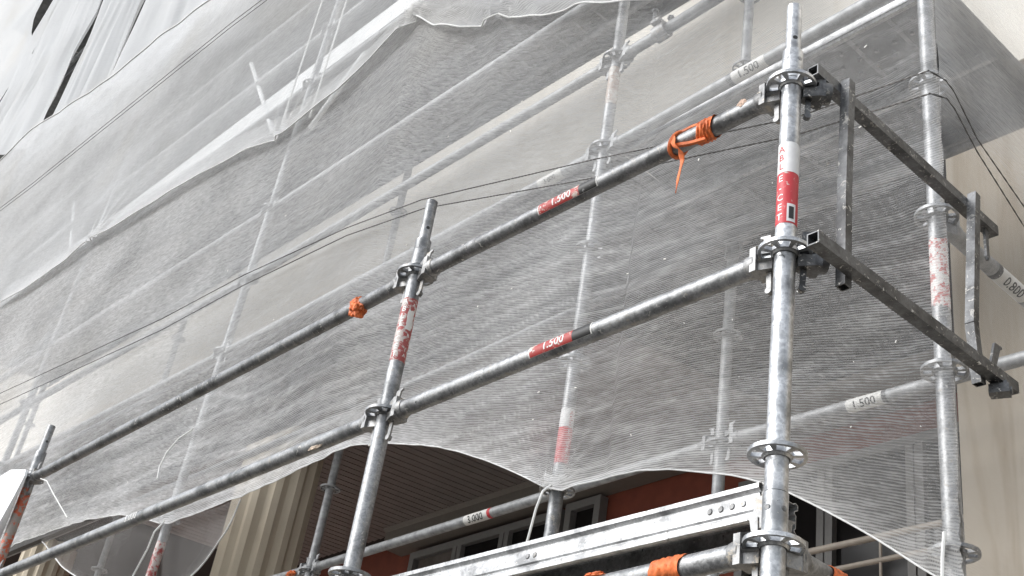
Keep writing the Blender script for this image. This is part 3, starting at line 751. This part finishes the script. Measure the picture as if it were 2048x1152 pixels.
def low_y(x, z, q):
    y = .660; wf = max(.3, min(1, 1-(z-1.0)/.7)); lf = min(1, max(0, (-1.0-x)/2.0))     # long creases to the left
    xa = x if x > -1.5 else -1.5+(x+1.5)*.45
    wz = z+.02*N3((x*1.2, z*1.5, 9))
    y += .010*N3((x*1.1, z*1.3, 1)) + wf*(.0075+.008*lf)*N3((xa*1.3-z*.8, wz*10+xa*.5, 2)) + wf*(.0040+.004*lf)*N3((xa*2.4, wz*26+xa*1.2, 5))
    if x < -2.0: y += wf*.012*N3((xa*1.1+z*.6, wz*15+xa*.9+1.5*N3((x*1.2, z*2, 8)), 7))
    y += .010*N3((x*11, z*2, 1))*math.exp(-q*20)
    for tx, tz, k in TIES:
        dx, dz = x-tx, z-tz; r = math.hypot(dx, dz)
        if r < .7:
            th = math.atan2(dz, dx); y += k*.011*math.exp(-r/.16)*math.sin(22*th+3*N3((th*2, r*3, 4)))
    for c, k in RO:
        r = math.hypot(x-c.x, (z-c.z)*1.0)
        if r < .22: y -= .014*math.exp(-(r/.075)**2)
    return y
def low_dense_veil(x, z, q):
    d = .9*math.exp(-q*48)*(1+.6*N3((x*9, 3, 4))) + .2*math.exp(-q*14)
    for tx, tz, k in TIES:
        r = math.hypot(x-tx, z-tz); th = math.atan2(z-tz, x-tx); d += .9*k*math.exp(-r/.07) + (.20*k*math.exp(-r/.14)*math.sin(22*th+3*N3((th*2, r*3, 4))) if r < 1 else 0)
    xa = x if x > -1.5 else -1.5+(x+1.5)*.45
    rg = 1-abs(N3((xa*1.0+z*.5, z*11+xa*.8+1.2*N3((x*1.2, z*2, 8)), 17)))*2.2; rg2 = 1-abs(N3((xa*1.9, z*17-xa*.9, 19)))*2.4
    wf = max(.15, min(1, 1-(z-.95)/.8)); d += wf*(.62*max(0, rg)**6 + .42*max(0, rg2)**6 - .14)*(1 if x < -1.2 else .6)
    d -= .38*max(0, min(1, (z-1.25)/.5))*max(0, min(1, (x+7)/3))
    d += interp([(.3, -.22), (-.4, -.18), (-1.6, .54), (-3, .62+.30*min(1, max(0, (z-1.3)/.4))), (-5, .62+.55*min(1, max(0, (z-1.3)/.4))), (-8, .8+.5*min(1, max(0, (z-1.3)/.4))), (-13, 1.3)], x)  # brighter veil of the slanting view baked into density along the net
    return d
xs = frange(-.008, -2.6, .011)+frange(-2.62, -9.2, .020)
sheet('debris_net', 'sheer grey debris net stretched over the lower scaffold, hem tied at a sticker pole', xs, lambda x: smooth_interp(HEM, x), lambda x: max(interp(SEAM, x)+.25, 2.6 if x > -1.2 else 0), 170, low_y, N_LOW, dense=low_dense_veil, hem=True)
# side of the net, from the corner standard back to the wall
def side():
    xs_ = frange(.655, 1.84, .015); rows = 140; vs = []; uv = []
    for y in xs_:
        for j in range(rows+1):
            z = -.62+3.4*j/rows; zz = z+.0
            X = -.008+.004*N3((y*3, z*6, 3))
            for c, k in RO[:8]:
                r = math.hypot(y-c.y, z-c.z)
                if r < .2: X += .012*math.exp(-(r/.07)**2)
            vs.append(Vector((X, y, zz))); uv.append((y, z))
    return xs_, rows, vs, uv
xs_, rows, vs, uv = side(); n = len(xs_)
root = empty('debris_net', vs[0], 'side panel of the debris net between the corner standard and tan wall', 'netting')
org = vs[0].copy(); me = bpy.data.meshes.new('net_cloth'); me.from_pydata([tuple(v-org) for v in vs], [], [(i*(rows+1)+j, (i+1)*(rows+1)+j, (i+1)*(rows+1)+j+1, i*(rows+1)+j+1) for i in range(n-1) for j in range(rows)])
ul = me.uv_layers.new(name='UVMap'); li = [0]*len(me.loops); me.loops.foreach_get('vertex_index', li); ul.data.foreach_set('uv', [c for k in li for c in uv[k]])
at = me.attributes.new('dense', 'FLOAT', 'POINT'); at.data.foreach_set('value', [2.2*min(1, max(0, (v.z-.75)/.25)) for v in vs]); me.materials.append(N_SIDE); me.polygons.foreach_set('use_smooth', [True]*len(me.polygons)); inst('net_cloth', me, root, Matrix.Translation(org))
# upper, denser net whose lower edge overlaps the first
UT = [(-2.285, 2.64, 1), (-3.096, 3.175, 1), (-4.39, 2.955, 1), (-7.18, 3.33, .8)]
def up_y(x, z, q):
    y = .630 - .115*min(1, max(0, (q-.45)/.35)) - .02*math.exp(-q*20) + .020*N3((x*.9, z*1.0, 11)) + .007*N3((x*2.5-z, z*7, 12)) + .010*N3((x*1.3+z*2.5, z*2-x*1.5, 13))
    for tx, tz, k in UT:
        dx, dz = x-tx, z-tz; r = math.hypot(dx, dz)
        if r < .9: th = math.atan2(dz, dx); y += k*.03*math.exp(-r/.22)*math.sin(13*th+4*N3((th*2, r*3, 14)))
    if x > -3.2: y += .018*math.sin(34*z+22*x+3*N3((x*3, z*3, 15)))*max(0, 1-q*2.5)
    return y
def up_dense(x, z, q):
    return -.40 + .40*math.exp(-q*26) + .52*min(1, max(0, (-3.2-x)/4.5)) + .42*min(1, q*1.2) + .10*N3((x*1.5+z, z*6, 31))
sheet('debris_net', 'dense white upper net overlapping the lower net with a gathered edge', frange(-.8, -12.2, .025), lambda x: smooth_interp(SEAM, x, .03), lambda x: smooth_interp(TOPE, x, .1), 90, up_y, N_UP, dense=up_dense, hem=True, hem_r=.0045, patch=.14, top_hem=.008)
# white sheeting strips at the upper left, gaps between
def strip(xr, xl, lab, er, el, zlow=None):
    xs = frange(0, 1, 1/110)
    def xf(s, z):
        a = xr - er(z); b = xl + el(z); return a+(b-a)*s
    def yf(s, z, q):
        x = xr+(xl-xr)*s
        return .635 + .040*math.sin(s*17+3.5*N3((s*3, z*.35, xr))) + .035*N3((s*7, z*.6, xr+3)) + .016*N3((s*22, z*.6, xr+5)) + .005*N3((s*60, z*1.5, xr+6)) - .05*math.sin(math.pi*s)*.5
    sheet('white_sheeting', lab, xs, lambda s: zlow(s) if zlow else (4.9 if xr > -8 else 5.3), lambda s: 19, 110, yf, N_TARP, xfun=xf, cat='sheeting', dense=lambda x, z, q: 0, group='white sheeting strips', patch=.06)
lens = lambda zs, wd, hh: (lambda z: sum(wd*max(0, 1-abs(z-c)/hh)**.6 for c in zs))
strip(-5.6, -8.58, 'dirty white sheeting strip at the top, nearest the middle of the scaffold', lambda z: 0, lens([6.5], .02, 2))
strip(-8.62, -10.16, 'bright white sheeting strip right of the narrow dark slit', lambda z: 0, lens([6.35, 7.35, 8.4], .05, .45))
strip(-10.26, -13.36, 'wide bright white sheeting strip left of the narrow dark slit', lens([6.42, 7.35, 8.4], .20, .55), lens([8.2, 10.1], .26, .62), lambda s: interp([(-10.2,5.3),(-10.6,5.6),(-10.67,6.08),(-11.43,6.41),(-11.96,6.55),(-12.6,6.4),(-13,5.6),(-14,5.3)], -10.26-3.1*s))
strip(-13.50, -27, 'creased white sheeting strip in the upper left corner', lens([8.2, 10.1], .42, .62), lambda z: 0)
# loose flap hanging under the hem at left
def flap_zb(x):
    P = [(-3.66, .44), (-3.72, .31), (-3.8, .26), (-3.9, .20), (-4.14, .09), (-4.5, .05), (-4.9, .16), (-5.295, .30), (-5.673, .46), (-6.04, .67), (-6.1, .69)]
    return interp(P, x)
sheet('loose_net_flap', 'loose net flap sagging under the hem at lower left', frange(-3.66, -6.08, .02), flap_zb, lambda x: max(interp(HEM, x)+.03, flap_zb(x)+.01), 40, lambda x, z, q: .70+.03*N3((x*1.5, z*2, 21))+.015*N3((x*9, z*2, 22))+.12*(1-q)*math.sin(math.pi*min(1, max(0, (-3.66-x)/2.4))), N_FLAP, dense=lambda x, z, q: .8*math.exp(-q*14), hem=True, hem_r=.004)
bb2 = MB(); bb2.box((-7.1, .80, .79), (-5.55, .835, .86)); thing_mesh('timber_batten', bb2, plain('dark_timber', (.09, .085, .08), .8, var=.3), 'dark batten under the net hem at the lower left', 'batten', None, 0)
# plaster flecks caught on the net
fl = MB()
for i in range(40):
    x = -.1-random.random()**1.2*5.0; z = interp(HEM, x)+.12+random.random()*1.7
    if z > interp(SEAM, x)+.5: continue
    y = low_y(x, z, .5)-.006; s = random.uniform(.0012, .0034); a = random.uniform(0, 3); l = random.uniform(1, 2.2)
    M = Matrix.Translation((x, y, z)) @ Matrix.Rotation(a, 4, 'Y'); fl.box((-s*l, -.001, -s*.7), (s*l, .001, s*.5), M)
tag(fl.build('plaster_flecks', M_CHIP, None, 0), 'small pale plaster flecks caught on the lower net', 'debris', kind='stuff')

# ------------------------------------------------------------------ wires, cords
def densify(P, s=.05):
    out = []
    for a, b in zip(P, P[1:]):
        a = Vector(a); b = Vector(b); n = max(1, int((b-a).length/s))
        out += [a+(b-a)*i/n for i in range(n)]
    return out+[Vector(P[-1])]
def twisted(name, P, r, mat, label, cat, pitch=.045):
    pts = densify(P, .012 if pitch else .03); t = empty(name, pts[0], label, cat)
    for ph in (0, math.pi):
        q = []
        L_ = 0
        for i, p in enumerate(pts):
            if i: L_ += (p-pts[i-1]).length
            a = ph+2*math.pi*L_/pitch; q.append(p+Vector((0, math.cos(a), math.sin(a)))*r*(1.6 if pitch > .07 else 1.1))
        mb = MB(); mb.path(q, r, 5); mb.build('strand', mat, t)
    return t
WY = .624
W1 = [(-.02,WY,.990),(-.495,WY,1.060),(-1.425,WY,1.345),(-2.586,WY,1.672),(-3.211,WY,1.778),(-4.246,WY,1.885),(-5.184,WY,1.93),(-7.943,WY,2.20),(-9.5,WY,2.3)]
W2 = [(-.02,WY,.900),(-.493,WY,.985),(-1.522,WY,1.282),(-2.549,WY,1.606),(-3.191,WY,1.722),(-4.205,WY,1.802),(-5.124,WY,1.83),(-7.825,WY,2.07),(-9.5,WY,2.17)]
twisted('wire_rope', W1, .0016, M_WIRE, 'upper of two dark wires pressing the lower net along the scaffold', 'wire')
twisted('wire_rope', W2, .0016, M_WIRE, 'lower of two dark wires pressing the lower net along the scaffold', 'wire')
U1 = [(-3.0,.47,4.19),(-4.606,.47,4.40),(-5.449,.47,4.49),(-9.082,.47,4.70),(-10.324,.47,4.82),(-12.5,.47,5.0)]
U2 = [(x, y, z-.055) for x, y, z in U1]
for U, l in ((U1, 'upper of two dark wires across the dense white net'), (U2, 'lower of two dark wires across the dense white net')):
    mb = MB(); mb.path(densify(U, .1), .0024, 6); thing_mesh('wire_rope', mb, M_WIRE, l, 'wire')
twisted('wire_rope', [(-.02,.622,.990),(.012,.66,.960),(.014,.70,.945),(.01,.826,.852),(.0,1.097,.782),(.0,1.5,.70)], .0014, M_WIRE, 'upper twisted wire slanting from the corner standard across tan wall', 'wire', .075)
twisted('wire_rope', [(-.02,.622,.900),(.012,.66,.890),(.014,.70,.875),(.01,.82,.80),(.0,1.089,.70),(.0,1.5,.60)], .0014, M_WIRE, 'lower twisted wire slanting from the corner standard across tan wall', 'wire', .075)
def cord(P, r, label, mat=M_ROPE, re=None, name='tie_cord'):
    mb = MB(); mb.path(densify(P, .03), r, 6, re); thing_mesh(name, mb, mat, label, 'cord')
cord([(-1.45,.655,.0),(-1.455,.63,-.03),(-1.47,.625,-.09),(-1.493,.63,-.187),(-1.55,.64,-.36)], .0042, 'white cord hanging from the tied net hem to the plank')
tk = MB()
for k in range(4):
    a = [Vector((-1.5244+.034*math.cos(q), .7528+.034*math.sin(q)-.010*(1-math.sin(q)), .072-.008*k+.010*math.sin(q*2+k))) for q in [i*math.pi/8 for i in range(17)]]
    tk.path(a, .0055, 5)
thing_mesh('net_knot', tk, M_HEM, 'bunched net edge knotted round the pole above the bright plank', 'knot')
cord([(-4.27,.64,.43),(-4.30,.62,.37),(-4.339,.63,.292),(-4.404,.63,.168),(-4.43,.63,.05)], .0055, 'white cord trailing from the hem at the left sticker pole')
cord([(-4.285,.64,.945),(-4.36,.615,.90),(-4.438,.61,.837),(-4.470,.61,.76),(-4.449,.61,.688)], .0045, 'curved white cord tied through the net above the hem at left')
cord([(-4.376,.02,.425),(-4.22,.0,.37),(-4.081,.0,.279),(-3.93,0,.185),(-3.82,.01,.109)], .0026, 'thin white thread curling from the leftmost front standard')
cord([(-.040,.64,-.440),(-.044,.635,-.50),(-.05,.635,-.62)], .0045, 'white cable tie hanging on the netted corner standard')
for x in (-4.47, -4.10):
    cord([(x+.02,.665,5.4),(x,.665,3.0)], .006, 'straight white lacing cord %s the netted pole in the upper net' % ('left of' if x < -4.3 else 'right of'))

# ------------------------------------------------------------------ orange tape
def sleeve(name, a, b, r0, label, seed, mat=M_ORANGE, amp=.004, tail=None, parent=None):
    a = Vector(a); b = Vector(b); d = (b-a).normalized(); u = d.orthogonal().normalized(); v = d.cross(u); mb = MB(); n, mm = 36, 14; vs = []
    for i in range(mm+1):
        for j in range(n):
            th = 2*math.pi*j/n; c = (math.cos(th)*1.5, math.sin(th)*1.5)
            r = r0+amp*(.6+N3((c[0]*1.5, c[1]*1.5+i*.55, seed)))+amp*.5*math.sin(i*2.1+th*2)
            sk = .010*math.sin(th+seed)
            vs.append(a+d*((b-a).length*i/mm+sk)+r*(math.cos(th)*u+math.sin(th)*v))
    mb.add(vs, [(i*n+j, i*n+(j+1) % n, (i+1)*n+(j+1) % n, (i+1)*n+j) for i in range(mm) for j in range(n)])
    t = empty(name, a, label, 'tape', 'orange tape scraps'); mb.build('wrap', mat, t, 40)
    if tail:
        pts = densify(tail, .012); rb = MB(); vs = []
        for i, p in enumerate(pts):
            wv = .009*(1+.5*math.sin(i*.9+seed)); sd_ = Vector((1, .4*math.sin(i*.6), .35*math.cos(i*.35))).normalized()
            nn = Vector((0, .0012, 0))
            vs += [p-sd_*wv+nn, p+sd_*wv+nn, p+sd_*wv-nn, p-sd_*wv-nn]
        fs = []
        for i in range(len(pts)-1):
            for k in range(4): fs.append((4*i+k, 4*i+(k+1) % 4, 4*i+4+(k+1) % 4, 4*i+4+k))
        rb.add(vs, fs); rb.build('tail', mat, t, 60)
    return t
dz = Vector((0, 0, -.006))
def onp(a, b, x): a = pp(*a); b = pp(*b); return a+(b-a)*((x-a.x)/(b.x-a.x))+dz
e1, e2 = ('A', .5), ('B', .5)
tt = sleeve('orange_tape', onp(e1, e2, -.262), onp(e1, e2, -.312), RP+.002, 'orange tape wrapped on the upper front rail with a dangling tail', 3)
q = onp(e1, e2, -.385)
ring = MB(); cpt = [q+Vector((.03*math.sin(i*2*math.pi/20)*.6, (RP+.005)*math.cos(i*2*math.pi/20), (RP+.005)*math.sin(i*2*math.pi/20))) for i in range(21)]
ring.path(cpt, .006, 6); ring.build('loop', M_ORANGE, tt)
r2 = MB(); r2.path([q+Vector((.0, -.012, .026)), q+Vector((.05, -.008, .031)), onp(e1, e2, -.30)+Vector((0, -.004, .029))], .006, 6); r2.path([q+Vector((.01, -.022, -.022)), q+Vector((.05, -.014, -.030)), onp(e1, e2, -.29)+Vector((0, -.004, -.031))], .007, 6); r2.build('strand', M_ORANGE, tt)
pts = densify([q+Vector((.0, -.028, .01)), q+Vector((.018, -.036, -.035)), q+Vector((.045, -.038, -.065)), q+Vector((.052, -.036, -.105)), q+Vector((.040, -.032, -.15)), q+Vector((.034, -.03, -.195))], .010)
rb = MB(); vs = []
for i, p in enumerate(pts):
    wv = .0075*(1-.5*(i/len(pts)))*(1+.35*math.sin(i*.8)); s_ = Vector((math.cos(i*.22), -.5*math.sin(i*.22), .25)).normalized(); nn = Vector((.0, .001, 0))
    vs += [p-s_*wv+nn, p+s_*wv+nn, p+s_*wv-nn, p-s_*wv-nn]
rb.add(vs, [(4*i+k, 4*i+(k+1) % 4, 4*i+4+(k+1) % 4, 4*i+4+k) for i in range(len(pts)-1) for k in range(4)]); rb.build('tail', M_ORANGE, tt, 60)
def crumple(name, c, r, label, seed, mat=M_ORANGE, sc=(1, 1, 1)):
    bm = bmesh.new(); bmesh.ops.create_icosphere(bm, subdivisions=4, radius=1)
    for v in bm.verts:
        k = 1+.42*noise.noise(v.co*2.2+Vector((seed, 0, 0)))+.22*noise.noise(v.co*6+Vector((seed, 3, 0)))
        v.co = Vector((v.co.x*sc[0], v.co.y*sc[1], v.co.z*sc[2]))*r*k
    me = bpy.data.meshes.new(name); bm.to_mesh(me); bm.free(); me.materials.append(mat)
    return tag(inst(name, me, None, Matrix.Translation(Vector(c))), label, 'tape', 'orange tape scraps')
crumple('orange_tape', onp(('B', .5), ('C', .5), -1.755)+Vector((0, -.006, -.012)), .027, 'crumpled orange tape knot on the long upper rail left of the middle standard', 2, sc=(1.25, 1.0, 1.25))
e1, e2 = ('A', -.692), ('B', -.692)
sleeve('orange_tape', onp(e1, e2, -.245), onp(e1, e2, -.325), RP+.001, 'orange tape sleeve on the bottom pipe below the plank', 8, amp=.003)
crumple('orange_tape', onp(e1, e2, -.50)+Vector((0, -.012, .022)), .014, 'small orange tape scrap on the bottom pipe', 5, sc=(2.2, .8, .5))
a, b = pp('A', -.692), pp('D', -.74)
sleeve('orange_tape', a+(b-a)*.235+dz, a+(b-a)*.315+dz, RP+.001, 'orange tape sleeve on the short cross pipe by the corner', 9, amp=.003)
crumple('orange_tape', pp('F2', .50)+Vector((-.14, -.03, .0)), .020, 'orange tape scrap beside the pole at the fluted column', 6, sc=(2.0, .8, .7))
cr = crumple('paper_scrap', onp(('A', .5), ('B', .5), -.165)+Vector((0, -.022, .008)), .010, 'scrap of torn brown sticker on the upper front rail near the corner', 12, plain('torn_paper', (.50, .36, .28), .8, var=.4, scale=90), (1.4, .4, 1.2)); cr['category'] = 'paper'; cr['group'] = 'torn paper scraps'
cr = crumple('paper_scrap', onp(('B', 0), ('C', 0), -1.80)+Vector((0, -.012, -.018)), .012, 'torn pale sticker hanging under the long lower front rail', 15, plain('torn_pale_paper', (.62, .52, .42), .8, var=.4, scale=90), (3.2, .5, .6)); cr['category'] = 'paper'; cr['group'] = 'torn paper scraps'

# ------------------------------------------------------------------ white sheet at the left edge
P2 = [(-5.2,.50),(-4.822,.505),(-4.66,.513),(-4.44,.462),(-4.425,.425),(-4.46,.33),(-4.535,.18),(-4.62,.05),(-4.9,.0),(-5.3,.0)]
mb = MB(); n = len(P2); vs = [(x, -.03+.05*(x < -4.6)*(z < .45)-d_, z) for d_ in (0, .012) for x, z in P2]
mb.add(vs, [(i, (i+1) % n, n+(i+1) % n, n+i) for i in range(n)] + [tuple(range(n)), tuple(range(2*n-1, n-1, -1))])
thing_mesh('white_foam_sheet', mb, M_WHITE, 'bright white foam sheet hung on the leftmost front standard', 'sheet', None, 0)
